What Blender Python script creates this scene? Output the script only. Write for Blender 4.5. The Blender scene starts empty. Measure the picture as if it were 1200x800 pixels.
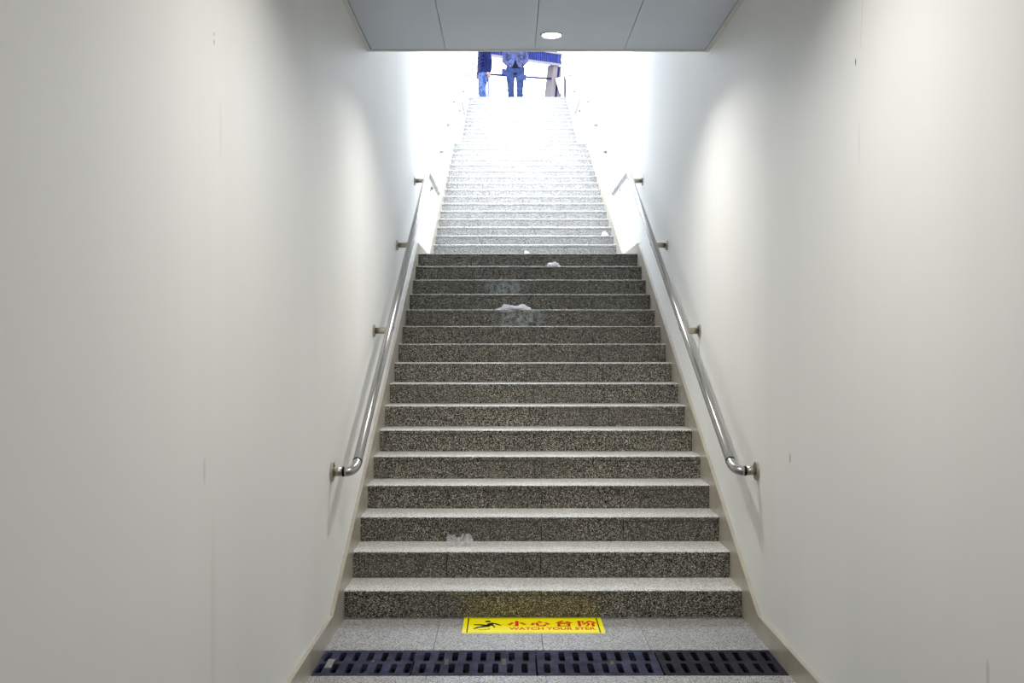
import bpy, bmesh, math, random
from mathutils import Vector, Matrix, noise

random.seed(7)
PI = math.pi
S = bpy.context.scene
COL = S.collection

# ------------------------------------------------------------------ camera, sky, exposure
CAMX, EYE, FPX = -0.182, 1.485, 1200.0
cd = bpy.data.cameras.new('camera')
cam = bpy.data.objects.new('camera', cd)
COL.objects.link(cam)
cd.sensor_width = 36.0
cd.lens = 36.0 * FPX / 1200.0
cd.clip_end = 400
cam.location = (CAMX, 0, EYE)
cam.rotation_euler = (PI / 2, 0, -0.0025)
S.camera = cam

vs = S.view_settings
vs.view_transform = 'Standard'
vs.look = 'None'
vs.exposure = 0.0
vs.gamma = 1.0
vs.use_curve_mapping = False

SKY_ZENITH, SKY_HORIZON = 17.5, 4.5
LAMP, LAMP_W = 60.0, 30.0
w = bpy.data.worlds.new('overcast_sky')
S.world = w
w.use_nodes = True
nt = w.node_tree
nt.nodes.clear()
wo = nt.nodes.new('ShaderNodeOutputWorld')
bg = nt.nodes.new('ShaderNodeBackground')
tc = nt.nodes.new('ShaderNodeTexCoord')
sx = nt.nodes.new('ShaderNodeSeparateXYZ')
mr = nt.nodes.new('ShaderNodeMapRange')
mr.inputs['From Min'].default_value = 0.0
mr.inputs['From Max'].default_value = 1.0
mr.inputs['To Min'].default_value = SKY_HORIZON
mr.inputs['To Max'].default_value = SKY_ZENITH
nt.links.new(tc.outputs['Generated'], sx.inputs[0])
nt.links.new(sx.outputs['Z'], mr.inputs['Value'])
bg.inputs['Color'].default_value = (0.82, 0.89, 1.0, 1)
nt.links.new(mr.outputs[0], bg.inputs['Strength'])
nt.links.new(bg.outputs[0], wo.inputs[0])


# ------------------------------------------------------------------ material helpers
def new_mat(name):
    m = bpy.data.materials.new(name)
    m.use_nodes = True
    n = m.node_tree.nodes
    return m, n, m.node_tree.links, n['Principled BSDF']


def plain(name, col, rough=0.5, metal=0.0, spec=0.5, vary=0.06, scale=9.0, bump=0.0):
    """A painted / woven / plastic surface with a little procedural variation."""
    m, n, l, b = new_mat(name)
    t = n.new('ShaderNodeTexCoord')
    x = n.new('ShaderNodeTexNoise')
    x.inputs['Scale'].default_value = scale
    x.inputs['Detail'].default_value = 5
    r = n.new('ShaderNodeValToRGB')
    lo = tuple(c * (1 - vary) for c in col)
    hi = tuple(min(1, c * (1 + vary)) for c in col)
    r.color_ramp.elements[0].color = (*lo, 1)
    r.color_ramp.elements[1].color = (*hi, 1)
    r.color_ramp.elements[0].position = .3
    r.color_ramp.elements[1].position = .7
    l.new(t.outputs['Object'], x.inputs['Vector'])
    l.new(x.outputs['Fac'], r.inputs[0])
    l.new(r.outputs[0], b.inputs['Base Color'])
    b.inputs['Roughness'].default_value = rough
    b.inputs['Metallic'].default_value = metal
    b.inputs['Specular IOR Level'].default_value = spec
    if bump:
        bp = n.new('ShaderNodeBump')
        bp.inputs['Strength'].default_value = bump
        bp.inputs['Distance'].default_value = .01
        l.new(x.outputs['Fac'], bp.inputs['Height'])
        l.new(bp.outputs[0], b.inputs['Normal'])
    return m


def spot_mask(n, l, pos, centre, radius, soft, squash=(1, 1, 1)):
    """1 inside a soft ellipsoid round a point of the place, 0 outside (for stains and chips)."""
    s = n.new('ShaderNodeVectorMath'); s.operation = 'SUBTRACT'
    l.new(pos, s.inputs[0]); s.inputs[1].default_value = centre
    q = n.new('ShaderNodeVectorMath'); q.operation = 'MULTIPLY'
    l.new(s.outputs[0], q.inputs[0]); q.inputs[1].default_value = squash
    d = n.new('ShaderNodeVectorMath'); d.operation = 'LENGTH'
    l.new(q.outputs[0], d.inputs[0])
    m = n.new('ShaderNodeMapRange')
    m.inputs['From Min'].default_value = radius
    m.inputs['From Max'].default_value = radius * (1 - soft)
    l.new(d.outputs['Value'], m.inputs['Value'])
    return m.outputs[0]


def mixcol(n, l, fac, a, b):
    x = n.new('ShaderNodeMix'); x.data_type = 'RGBA'
    for sock, v in ((x.inputs[0], fac), (x.inputs[6], a), (x.inputs[7], b)):
        if hasattr(v, 'is_linked'):
            l.new(v, sock)
        else:
            sock.default_value = v if not isinstance(v, tuple) else (*v, 1)
    return x.outputs[2]


def math_node(n, l, op, a, b=None, c=None):
    x = n.new('ShaderNodeMath'); x.operation = op
    for i, v in enumerate((a, b, c)):
        if v is None:
            continue
        if hasattr(v, 'is_linked'):
            l.new(v, x.inputs[i])
        else:
            x.inputs[i].default_value = v
    return x.outputs[0]


def granite(name, dark, mid, light, rough=0.42, stains=(), dirt=0.35):
    m, n, l, b = new_mat(name)
    g = n.new('ShaderNodeNewGeometry')
    pos = g.outputs['Position']
    v = n.new('ShaderNodeTexVoronoi'); v.inputs['Scale'].default_value = 230
    l.new(pos, v.inputs['Vector'])
    sp = n.new('ShaderNodeSeparateColor'); l.new(v.outputs['Color'], sp.inputs[0])
    r = n.new('ShaderNodeValToRGB'); r.color_ramp.interpolation = 'LINEAR'
    e = r.color_ramp.elements
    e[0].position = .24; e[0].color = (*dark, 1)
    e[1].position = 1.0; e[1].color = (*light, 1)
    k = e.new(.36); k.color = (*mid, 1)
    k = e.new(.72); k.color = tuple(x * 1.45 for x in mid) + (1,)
    l.new(sp.outputs[0], r.inputs[0])
    f = n.new('ShaderNodeTexNoise'); f.inputs['Scale'].default_value = 260; f.inputs['Detail'].default_value = 2
    l.new(pos, f.inputs['Vector'])
    fr = n.new('ShaderNodeMapRange'); fr.inputs['From Min'].default_value = .3; fr.inputs['From Max'].default_value = .7
    fr.inputs['To Min'].default_value = .65; fr.inputs['To Max'].default_value = 1.3
    l.new(f.outputs['Fac'], fr.inputs['Value'])
    mm = n.new('ShaderNodeVectorMath'); mm.operation = 'SCALE'
    l.new(r.outputs[0], mm.inputs[0]); l.new(fr.outputs[0], mm.inputs['Scale'])
    # worn-in dirt in patches
    d = n.new('ShaderNodeTexNoise'); d.inputs['Scale'].default_value = 1.7; d.inputs['Detail'].default_value = 6
    l.new(pos, d.inputs['Vector'])
    dr = n.new('ShaderNodeMapRange'); dr.inputs['From Min'].default_value = .4; dr.inputs['From Max'].default_value = .75
    dr.inputs['To Min'].default_value = 0; dr.inputs['To Max'].default_value = dirt
    l.new(d.outputs['Fac'], dr.inputs['Value'])
    col = mixcol(n, l, dr.outputs[0], mm.outputs[0], tuple(c * .55 for c in mid))
    for centre, rad, sq, tone, amount in stains:
        msk = spot_mask(n, l, pos, centre, rad, .9, sq)
        nn = n.new('ShaderNodeTexNoise'); nn.inputs['Scale'].default_value = 24; nn.inputs['Detail'].default_value = 4
        l.new(pos, nn.inputs['Vector'])
        nr = n.new('ShaderNodeMapRange'); nr.inputs['From Min'].default_value = .38; nr.inputs['From Max'].default_value = .6
        l.new(nn.outputs['Fac'], nr.inputs['Value'])
        fac = math_node(n, l, 'MULTIPLY', math_node(n, l, 'MULTIPLY', msk, nr.outputs[0]), amount)
        col = mixcol(n, l, fac, col, tone)
    l.new(col, b.inputs['Base Color'])
    rr = n.new('ShaderNodeMapRange'); rr.inputs['To Min'].default_value = rough - .1; rr.inputs['To Max'].default_value = rough + .15
    l.new(d.outputs['Fac'], rr.inputs['Value'])
    l.new(rr.outputs[0], b.inputs['Roughness'])
    b.inputs['Specular IOR Level'].default_value = .45
    return m


H1, H2 = 0.1466, 0.1373
D, TD = 5.515, 0.30
Z_ONE = D + 15 * TD


def wall_paint(name, base, marks=(), cracks=()):
    m, n, l, b = new_mat(name)
    g = n.new('ShaderNodeNewGeometry'); pos = g.outputs['Position']
    mp = n.new('ShaderNodeMapping'); mp.inputs['Scale'].default_value = (1, 1, .12)
    l.new(pos, mp.inputs['Vector'])
    v = n.new('ShaderNodeTexNoise'); v.inputs['Scale'].default_value = 1.3; v.inputs['Detail'].default_value = 3
    v.inputs['Roughness'].default_value = .6
    l.new(mp.outputs[0], v.inputs['Vector'])
    r = n.new('ShaderNodeValToRGB'); e = r.color_ramp.elements
    e[0].position = .25; e[0].color = (base[0] * .93, base[1] * .935, base[2] * .93, 1)
    e[1].position = .75; e[1].color = (*base, 1)
    l.new(v.outputs['Fac'], r.inputs[0])
    col = r.outputs[0]
    for centre, rad, sq, tone, amount in marks:
        fac = math_node(n, l, 'MULTIPLY', spot_mask(n, l, pos, centre, rad, .5, sq), amount)
        col = mixcol(n, l, fac, col, tone)
    sp = n.new('ShaderNodeSeparateXYZ'); l.new(pos, sp.inputs[0])
    for y0, z0, z1, wd in cracks:
        nn = n.new('ShaderNodeTexNoise'); nn.noise_dimensions = '1D'; nn.inputs['Scale'].default_value = 6
        nn.inputs['Detail'].default_value = 4
        l.new(sp.outputs['Z'], nn.inputs['W'])
        off = math_node(n, l, 'MULTIPLY_ADD', nn.outputs['Fac'], .07, y0 - .035)
        dist = math_node(n, l, 'ABSOLUTE', math_node(n, l, 'SUBTRACT', sp.outputs['Y'], off))
        a = math_node(n, l, 'LESS_THAN', dist, wd)
        a = math_node(n, l, 'MULTIPLY', a, math_node(n, l, 'GREATER_THAN', sp.outputs['Z'], z0))
        a = math_node(n, l, 'MULTIPLY', a, math_node(n, l, 'LESS_THAN', sp.outputs['Z'], z1))
        col = mixcol(n, l, math_node(n, l, 'MULTIPLY', a, .28), col, (.45, .42, .36))
    l.new(col, b.inputs['Base Color'])
    bp = n.new('ShaderNodeBump'); bp.inputs['Strength'].default_value = .35; bp.inputs['Distance'].default_value = .02
    l.new(v.outputs['Fac'], bp.inputs['Height']); l.new(bp.outputs[0], b.inputs['Normal'])
    b.inputs['Roughness'].default_value = .55
    b.inputs['Specular IOR Level'].default_value = .3
    return m


M = {}
stain_white = [
    ((-.10, D + 11 * TD, 11.55 * H1), .26, (1, 1, 1.6), (.46, .51, .54), 1.0),
    ((-.22, D + 13 * TD, 13.5 * H1), .24, (1, 1, 2.2), (.46, .51, .54), .9),
]
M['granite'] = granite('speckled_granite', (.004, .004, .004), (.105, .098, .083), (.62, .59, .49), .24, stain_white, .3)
M['granite_lightened'] = granite('lightened_speckled_granite', (.03, .03, .03), (.25, .245, .235), (.62, .61, .59), .36, (), .12)  # upper flights' paler stone, lightened further with daylight put into the colour
M['granite_tread'] = granite('top_lit_granite', (.20, .20, .19), (.46, .45, .42), (.78, .76, .71), .42, (), .3)  # treads paler than risers: light from above put into the colour
M['granite_floor'] = granite('floor_granite', (.04, .04, .04), (.25, .245, .24), (.55, .54, .54), .4, (), .45)
M['skirt'] = plain('beige_stone_tile', (.36, .33, .27), .3, vary=.12, scale=5)
M['wall_l'] = wall_paint('white_wall_paint', (.80, .80, .785), marks=[
    ((-1.09, 3.15, 2.405), .010, (1, 1, 1), (.35, .33, .3), .7),
    ((-1.09, 3.15, 2.43), .008, (1, 1, 1), (.35, .33, .3), .7),
    ((-1.09, 3.22, 2.15), .12, (1, 7, 1), (.6, .57, .5), .3),
    ((-1.09, 3.14, .62), .4, (1, 12, 1), (.62, .60, .54), .3),
    ((-1.09, 3.05, 1.10), .05, (1, 3, 1), (.5, .48, .42), .4),
], cracks=[])
M['wall_r'] = wall_paint('white_wall_paint_right', (.80, .80, .785), marks=[
    ((1.09, 3.76, 2.512), .012, (1, 1.6, .7), (.1, .09, .08), .95),
    ((1.09, 6.33, 3.17), .016, (1, 2, .5), (.4, .38, .34), .7),
    ((1.09, 4.64, .955), .02, (1, 1.5, .7), (.3, .27, .2), .8),
    ((1.09, 3.72, 2.2), .10, (1, 9, 1), (.6, .57, .5), .4),
    ((1.09, 2.72, .60), .05, (1, 4, 1), (.45, .42, .38), .5),
], cracks=[(3.69, 2.55, 3.4, .004)])
M['ceiling'] = plain('grey_ceiling_panel', (.52, .57, .66), .35, vary=.02, scale=3)
M['ceiling_trim'] = plain('white_edge_trim', (.62, .62, .60), .45, vary=.03)
M['gap'] = plain('dark_gap', (.03, .03, .03), .8)
M['steel'] = plain('brushed_stainless_steel', (.44, .435, .43), .24, 1.0, vary=.05, scale=30)
M['steel_dark'] = plain('dull_stainless_steel', (.45, .42, .36), .32, 1.0, vary=.1, scale=30)
M['iron'] = plain('cast_iron', (.027, .029, .052), .7, .0, .06, vary=.6, scale=11, bump=.3)
M['iron_dark'] = plain('cast_iron_dark', (.014, .014, .019), .7, .0, .06, vary=.5, scale=11, bump=.3)
M['plaster'] = plain('dried_plaster', (.19, .185, .18), .9, vary=.4, scale=40, bump=.6)
M['rust'] = plain('rusty_mud', (.085, .07, .055), .9, vary=.5, scale=40, bump=.6)
M['channel'] = plain('channel_concrete', (.02, .02, .02), .9)
M['yellow'] = plain('yellow_vinyl', (.83, .73, .0), .45, spec=.15, vary=.03)
M['black'] = plain('black_print', (.006, .006, .005), .5, spec=.15)
M['red'] = plain('red_print', (.56, .010, .008), .5, spec=.15)
M['olive'] = plain('olive_print', (.42, .36, .02), .5)
M['tissue'] = plain('white_tissue_paper', (.80, .80, .84), .8, vary=.05, scale=20)


def clear_mat():
    m, n, l, b = new_mat('clear_plastic_film')
    b.inputs['Base Color'].default_value = (.85, .85, .88, 1)
    b.inputs['Roughness'].default_value = .12
    b.inputs['Specular IOR Level'].default_value = .8
    t = n.new('ShaderNodeTexNoise'); t.inputs['Scale'].default_value = 40
    mr_ = n.new('ShaderNodeMapRange'); mr_.inputs['From Min'].default_value = .52; mr_.inputs['From Max'].default_value = .7
    mr_.inputs['To Min'].default_value = .05; mr_.inputs['To Max'].default_value = .9
    l.new(t.outputs['Fac'], mr_.inputs['Value']); l.new(mr_.outputs[0], b.inputs['Alpha'])
    bp = n.new('ShaderNodeBump'); bp.inputs['Strength'].default_value = .4
    l.new(t.outputs['Fac'], bp.inputs['Height']); l.new(bp.outputs[0], b.inputs['Normal'])
    return m


def glow(name, col, strength):
    m, n, l, b = new_mat(name)
    b.inputs['Base Color'].default_value = (.9, .9, .9, 1)
    b.inputs['Emission Color'].default_value = (*col, 1)
    b.inputs['Emission Strength'].default_value = strength
    t = n.new('ShaderNodeTexNoise'); t.inputs['Scale'].default_value = 60
    bp = n.new('ShaderNodeBump'); bp.inputs['Strength'].default_value = .05
    l.new(t.outputs['Fac'], bp.inputs['Height']); l.new(bp.outputs[0], b.inputs['Normal'])
    return m


M['film'] = clear_mat()
M['lamp'] = glow('lamp_diffuser', (1.0, .975, .92), LAMP)
M['lamp_ring'] = plain('lamp_ring_white', (.8, .8, .8), .4)


# ------------------------------------------------------------------ mesh helpers
def obj(name, bm, mat, parent=None, smooth=False):
    me = bpy.data.meshes.new(name)
    bmesh.ops.recalc_face_normals(bm, faces=bm.faces)
    bm.to_mesh(me); bm.free()
    if mat:
        me.materials.append(mat)
    if smooth:
        me.polygons.foreach_set('use_smooth', [True] * len(me.polygons))
    o = bpy.data.objects.new(name, me)
    COL.objects.link(o)
    if parent:
        o.parent = parent
    return o


def tag(o, label, cat, group=None):
    o['label'] = label; o['category'] = cat
    if group:
        o['group'] = group
    return o


def struct(o):
    o['kind'] = 'structure'
    return o


def thing(name, label, cat, loc=(0, 0, 0), rotz=0, group=None):
    o = bpy.data.objects.new(name, None)
    COL.objects.link(o)
    o.empty_display_size = .05
    o.location = loc; o.rotation_euler = (0, 0, rotz)
    return tag(o, label, cat, group)


def box(bm, x0, x1, y0, y1, z0, z1, bevel=0.0, mat=None):
    r = bmesh.ops.create_cube(bm, size=1.0)
    vsx = r['verts']
    for v in vsx:
        v.co = Vector((x0 + (v.co.x + .5) * (x1 - x0), y0 + (v.co.y + .5) * (y1 - y0), z0 + (v.co.z + .5) * (z1 - z0)))
        if mat is not None:
            v.co = mat @ v.co
    if bevel:
        ed = list({e for v in vsx for e in v.link_edges})
        bmesh.ops.bevel(bm, geom=ed, offset=bevel, segments=2, affect='EDGES', profile=.5)


def prism(bm, poly, axis, a0, a1):
    """Extrude a 2-D polygon along an axis. axis 'x': poly is (y, z)."""
    def mk(p, a):
        return {'x': (a, p[0], p[1]), 'y': (p[0], a, p[1]), 'z': (p[0], p[1], a)}[axis]
    A = [bm.verts.new(mk(p, a0)) for p in poly]
    B = [bm.verts.new(mk(p, a1)) for p in poly]
    bm.faces.new(A); bm.faces.new(B[::-1])
    for i in range(len(poly)):
        j = (i + 1) % len(poly)
        bm.faces.new((A[i], A[j], B[j], B[i]))


def tube(bm, pts, r, seg=16, caps=True):
    """Round tube through points; r is a number or one per point."""
    pts = [Vector(p) for p in pts]
    rs = r if isinstance(r, (list, tuple)) else [r] * len(pts)
    rings = []
    up = None
    for i, p in enumerate(pts):
        t = (pts[min(i + 1, len(pts) - 1)] - pts[max(i - 1, 0)]).normalized()
        if i not in (0, len(pts) - 1):
            t1 = (pts[i] - pts[i - 1]).normalized(); t2 = (pts[i + 1] - pts[i]).normalized()
            t = (t1 + t2).normalized()
        if up is None:
            up = Vector((0, 0, 1)) if abs(t.z) < .9 else Vector((1, 0, 0))
        s = t.cross(up).normalized(); u = s.cross(t).normalized(); up = u
        rings.append([bm.verts.new(p + rs[i] * (math.cos(a) * s + math.sin(a) * u))
                      for a in [2 * PI * k / seg for k in range(seg)]])
    for a, b in zip(rings, rings[1:]):
        for k in range(seg):
            bm.faces.new((a[k], a[(k + 1) % seg], b[(k + 1) % seg], b[k]))
    if caps:
        bm.faces.new(rings[0]); bm.faces.new(rings[-1][::-1])


def fillet(pts, rad, n=8):
    """Round the corners of a polyline."""
    pts = [Vector(p) for p in pts]
    out = [pts[0]]
    for i in range(1, len(pts) - 1):
        a = (pts[i - 1] - pts[i]); b = (pts[i + 1] - pts[i])
        d = min(rad, a.length * .45, b.length * .45)
        p0 = pts[i] + a.normalized() * d; p1 = pts[i] + b.normalized() * d
        for k in range(n + 1):
            t = k / n
            out.append((1 - t) ** 2 * p0 + 2 * t * (1 - t) * pts[i] + t * t * p1)
    out.append(pts[-1])
    return out


def lathe(bm, prof, seg=40, mat=None):
    """Revolve (radius, height) points round z."""
    rings = []
    for r, h in prof:
        if r < 1e-6:
            rings.append([bm.verts.new((0, 0, h))])
        else:
            rings.append([bm.verts.new((r * math.cos(2 * PI * k / seg), r * math.sin(2 * PI * k / seg), h)) for k in range(seg)])
    for a, b in zip(rings, rings[1:]):
        for k in range(seg):
            j = (k + 1) % seg
            if len(a) == 1 and len(b) == 1:
                continue
            if len(a) == 1:
                bm.faces.new((a[0], b[j], b[k]))
            elif len(b) == 1:
                bm.faces.new((a[k], a[j], b[0]))
            else:
                bm.faces.new((a[k], a[j], b[j], b[k]))
    if mat is not None:
        for ring in rings:
            for v in ring:
                v.co = mat @ v.co


def curve_mesh(name, loops, depth, mat, parent=None, bevel=0.0):
    """Filled flat shape (outer loops and holes) given thickness, as a mesh. loops: lists of (x, y)."""
    cu = bpy.data.curves.new(name, 'CURVE')
    cu.dimensions = '2D'; cu.fill_mode = 'BOTH'; cu.extrude = depth / 2
    cu.bevel_depth = bevel
    for lp in loops:
        sp = cu.splines.new('POLY')
        sp.points.add(len(lp) - 1)
        for p, c in zip(sp.points, lp):
            p.co = (c[0], c[1], 0, 1)
        sp.use_cyclic_u = True
    return from_curve(cu, name, mat, parent)


def from_curve(cu, name, mat, parent):
    t = bpy.data.objects.new('temporary', cu)
    COL.objects.link(t)
    dg = bpy.context.evaluated_depsgraph_get()
    me = bpy.data.meshes.new_from_object(t.evaluated_get(dg))
    bpy.data.objects.remove(t)
    me.name = name
    me.materials.clear(); me.materials.append(mat)
    o = bpy.data.objects.new(name, me)
    COL.objects.link(o)
    if parent:
        o.parent = parent
    return o


def text_mesh(name, body, size, mat, parent, offset=0.0, depth=.0006):
    cu = bpy.data.curves.new(name, 'FONT')
    cu.body = body; cu.size = size; cu.extrude = depth / 2; cu.offset = offset
    o = from_curve(cu, name, mat, parent)
    vsx = [v.co.copy() for v in o.data.vertices]
    lo = [min(v[i] for v in vsx) for i in (0, 1)]; hi = [max(v[i] for v in vsx) for i in (0, 1)]
    return o, lo, hi


def fit_text(o, lo, hi, x0, x1, y0, y1, z):
    kx = (x1 - x0) / (hi[0] - lo[0]); ky = (y1 - y0) / (hi[1] - lo[1])
    for v in o.data.vertices:
        v.co = Vector((x0 + (v.co.x - lo[0]) * kx, y0 + (v.co.y - lo[1]) * ky, v.co.z + z))


# ------------------------------------------------------------------ measures of the place
W2 = 1.07                 # half width of the steps
WX = 1.09                 # inner face of the walls
Y2 = 11.70                # first riser of the middle flight
N1, N2, N3 = 16, 17, 16
ZL1 = N1 * H1
ZL2 = ZL1 + N2 * H2
Y3 = 18.15
H3 = (6.889 - ZL2) / N3
ZTOP = ZL2 + N3 * H3
YTOP = Y3 + (N3 - 1) * TD
WALL_END = 22.75
CEIL_Y, CEIL_H = 6.54, 3.338
BACK = -5.0

# ------------------------------------------------------------------ walls, ceiling
ROOF_Y, ROOF_Z = 10.6, 5.05
WALL_TOP = [(BACK, CEIL_H + .1), (CEIL_Y - .05, CEIL_H + .1), (CEIL_Y - .05, CEIL_H + .75), (ROOF_Y, ROOF_Z + .25), (WALL_END, 9.1)]
for side, s in (('left', -1), ('right', 1)):
    bm = bmesh.new()
    poly = [(BACK, -.3), (WALL_END, -.3)] + WALL_TOP[::-1]
    prism(bm, poly, 'x', s * WX, s * (WX + .22))
    struct(obj('wall_' + side, bm, M['wall_l' if s < 0 else 'wall_r']))
bm = bmesh.new(); box(bm, -WX - .22, WX + .22, BACK - .2, BACK, -.3, CEIL_H + .2)
struct(obj('wall_back', bm, M['wall_l']))

# panelled ceiling: panels hung in a grid, edge trims, and the bulkhead closing it towards the stairs
bm = bmesh.new(); box(bm, -WX, WX, BACK, CEIL_Y - .02, CEIL_H + .03, CEIL_H + .12)
ceiling = struct(obj('ceiling', bm, M['gap']))
joints_x = [-WX + .028, -.587, -.021, .547, WX - .028]
ys = [CEIL_Y - .035, CEIL_Y - .72]
while ys[-1] > BACK:
    ys.append(ys[-1] - 1.13)
ys[-1] = BACK
LX, LR = .072, .054
lamp_ys = [6.19, 3.19, -.6, -3.7]
for a, b in zip(ys[1:], ys):
    for xa, xb in zip(joints_x, joints_x[1:]):
        lamps = [ly for ly in lamp_ys if xa < LX < xb and a < ly < b]
        loops = [[(xa + .0028, a + .0016), (xb - .0028, a + .0016), (xb - .0028, b - .0016), (xa + .0028, b - .0016)]]
        for ly in lamps:
            loops.append([(LX + .062 * math.cos(2 * PI * k / 40), ly + .062 * math.sin(2 * PI * k / 40)) for k in range(40)])
        p = curve_mesh('ceiling_panel', loops, .016, M['ceiling'], ceiling, bevel=.001)
        p.location.z = CEIL_H + .009
for s in (-1, 1):
    bm = bmesh.new()
    xa, xb = sorted((s * WX, s * (WX - .026)))
    box(bm, xa, xb, BACK, CEIL_Y - .035, CEIL_H - .004, CEIL_H + .03, .002)
    obj('edge_trim', bm, M['ceiling_trim'], ceiling)
bm = bmesh.new(); box(bm, -WX, WX, CEIL_Y - .035, CEIL_Y, CEIL_H - .004, CEIL_H + .03, .002)
obj('edge_trim', bm, M['ceiling_trim'], ceiling)
bm = bmesh.new()
prism(bm, [(CEIL_Y - .02, CEIL_H + .03), (CEIL_Y, CEIL_H + .03), (CEIL_Y, CEIL_H + .72), (ROOF_Y, ROOF_Z), (ROOF_Y, ROOF_Z + .22), (CEIL_Y - .02, CEIL_H + .95)], 'x', -WX, WX)
struct(obj('ceiling_2', bm, M['wall_r']))

# ------------------------------------------------------------------ floor with its drain channel, landings
GY0, GY1 = 4.552, 4.928
bm = bmesh.new()
def slabs(bm, x0, x1, y0, y1, z0, z1, cuts_x, cuts_y):
    xs = [x0] + [c for c in cuts_x if x0 < c < x1] + [x1]
    yy = [y0] + [c for c in cuts_y if y0 < c < y1] + [y1]
    for a, b in zip(xs, xs[1:]):
        for c, d in zip(yy, yy[1:]):
            box(bm, a + .0008, b - .0008, c + .0008, d - .0008, z0, z1, .0008)
slabs(bm, -WX, WX, GY1, D + .03, -.03, 0, [-.55, -.02, .5], [])
slabs(bm, -WX, WX, BACK, GY0, -.03, 0, [-.55, -.02, .5], [3.95 - .6 * k for k in range(16)])
struct(obj('floor', bm, M['granite_floor']))
bm = bmesh.new()
box(bm, -WX, WX, BACK, GY0 + .03, -.25, -.031); box(bm, -WX, WX, GY1 - .03, D + .1, -.25, -.031)
box(bm, -WX, WX, GY0, GY1, -.3, -.22)
struct(obj('floor_2', bm, M['channel']))
for nm, y0, y1, z in (('floor_3', Z_ONE + .28, Y2 + .03, ZL1), ('floor_4', Y2 + 16 * TD + .28, Y3 + .03, ZL2)):
    bm = bmesh.new()
    slabs(bm, -W2, W2, y0, y1, z - .03, z, [-.55, -.02, .5], [y0 + .6, y0 + 1.2])
    box(bm, -W2, W2, y0, y1, z - .2, z - .031)
    struct(obj(nm, bm, M['granite_tread']))
bm = bmesh.new()
box(bm, -14, 14, YTOP + .28, 70, ZTOP - .25, ZTOP)
struct(obj('floor_5', bm, M['granite_tread']))

# ------------------------------------------------------------------ stairs: three flights of single steps
def flight(label, y0, z0, n, h, seed, stone):
    t = thing('stair_flight', label, 'stairs', (0, y0, z0))
    rnd = random.Random(seed)
    base = [-.545, -.015, .515]
    for k in range(n):
        cuts = [-W2] + [c + rnd.uniform(-.035, .035) for c in base] + [W2]
        yy = k * TD
        bm = bmesh.new()
        for a, b in zip(cuts, cuts[1:]):
            ja, jb = (0 if a == -W2 else .0018), (0 if b == W2 else .0018)
            box(bm, a + ja, b - jb, yy, yy + .03, k * h + .001, (k + 1) * h - .0295, .0004)
        r = obj('step', bm, stone, t)
        bm = bmesh.new()
        for a, b in zip(cuts, cuts[1:]):
            ja, jb = (0 if a == -W2 else .0005), (0 if b == W2 else .0005)
            z1 = (k + 1) * h
            prism(bm, [(yy - .002, z1 - .027), (yy + TD + .001, z1 - .027), (yy + TD + .001, z1), (yy + .005, z1), (yy + .001, z1 - .0015), (yy - .002, z1 - .0055)], 'x', a + ja, b - jb)
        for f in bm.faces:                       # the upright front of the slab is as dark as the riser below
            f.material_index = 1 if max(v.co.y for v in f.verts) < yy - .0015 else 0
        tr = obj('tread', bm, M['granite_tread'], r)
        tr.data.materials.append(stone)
    bm = bmesh.new()
    prism(bm, [(.032, -.25), (.032, -.002)] + [q for k in range(n) for q in ((k * TD + .032, (k + 1) * h - .029), ((k + 1) * TD + .03, (k + 1) * h - .029))]
          + [(n * TD + .03, -.25)], 'x', -W2 + .002, W2 - .002)
    obj('stair_core', bm, M['gap'], t)
    return t

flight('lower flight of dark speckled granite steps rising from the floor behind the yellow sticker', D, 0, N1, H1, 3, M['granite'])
flight('middle flight of grey granite steps in daylight, above the dark lower flight', Y2, ZL1, N2, H2, 4, M['granite_lightened'])
flight('top flight of granite steps, white in daylight, leading up to the two people', Y3, ZL2, N3, H3, 5, M['granite_lightened'])

# ------------------------------------------------------------------ stone skirting along floor and stairs
SK_T = .02
sk1 = D - .35
sk_line = lambda y: .103 + (H1 / TD) * (y - sk1)
e1 = sk1 + (ZL1 + .1 - .103) / (H1 / TD)
s2 = H2 / TD
b2 = Y2 - .35
e2 = b2 + (ZL2 - ZL1) / s2
s3 = H3 / TD
b3 = Y3 - .35
e3 = b3 + (ZTOP - ZL2) / s3
top_line = [(BACK, .103), (sk1, .103), (e1, ZL1 + .1), (b2, ZL1 + .1), (e2, ZL2 + .1), (b3, ZL2 + .1), (e3, ZTOP + .1), (WALL_END, ZTOP + .1)]

def line_at(y):
    for (ya, za), (yb, zb) in zip(top_line, top_line[1:]):
        if ya <= y <= yb:
            return za + (zb - za) * (y - ya) / (yb - ya)

for side, s in (('left', -1), ('right', 1)):
    bm = bmesh.new()
    cuts = sorted({p[0] for p in top_line} | {BACK + .6 * k for k in range(1, 17) if BACK + .6 * k < sk1 - .1}
                  | {D + TD * k for k in range(1, 15)} | {Y2 + TD * k for k in range(1, 16)} | {Y3 + TD * k for k in range(1, 15)})
    xa, xb = sorted((s * W2, s * WX))
    for a, b in zip(cuts, cuts[1:]):
        za, zb = line_at(a), line_at(b)
        drop_a = -.03 if b <= D else za - .55
        drop_b = -.03 if b <= D else zb - .55
        g = .0012
        prism(bm, [(a + g, max(-.03, drop_a)), (b - g, max(-.03, drop_b)), (b - g, zb), (a + g, za)], 'x', xa, xb)
    struct(obj('baseboard_' + side, bm, M['skirt']))

# ------------------------------------------------------------------ handrails
RR = .0245
RX = .969
sl1 = (3.115 - .822) / (9.9 - 5.15)
RAIL = [(5.22, .822), (9.85, 3.115), (11.32, 3.115), (16.4, 5.412), (17.7, 5.412), (22.55, 7.70)]

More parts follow.
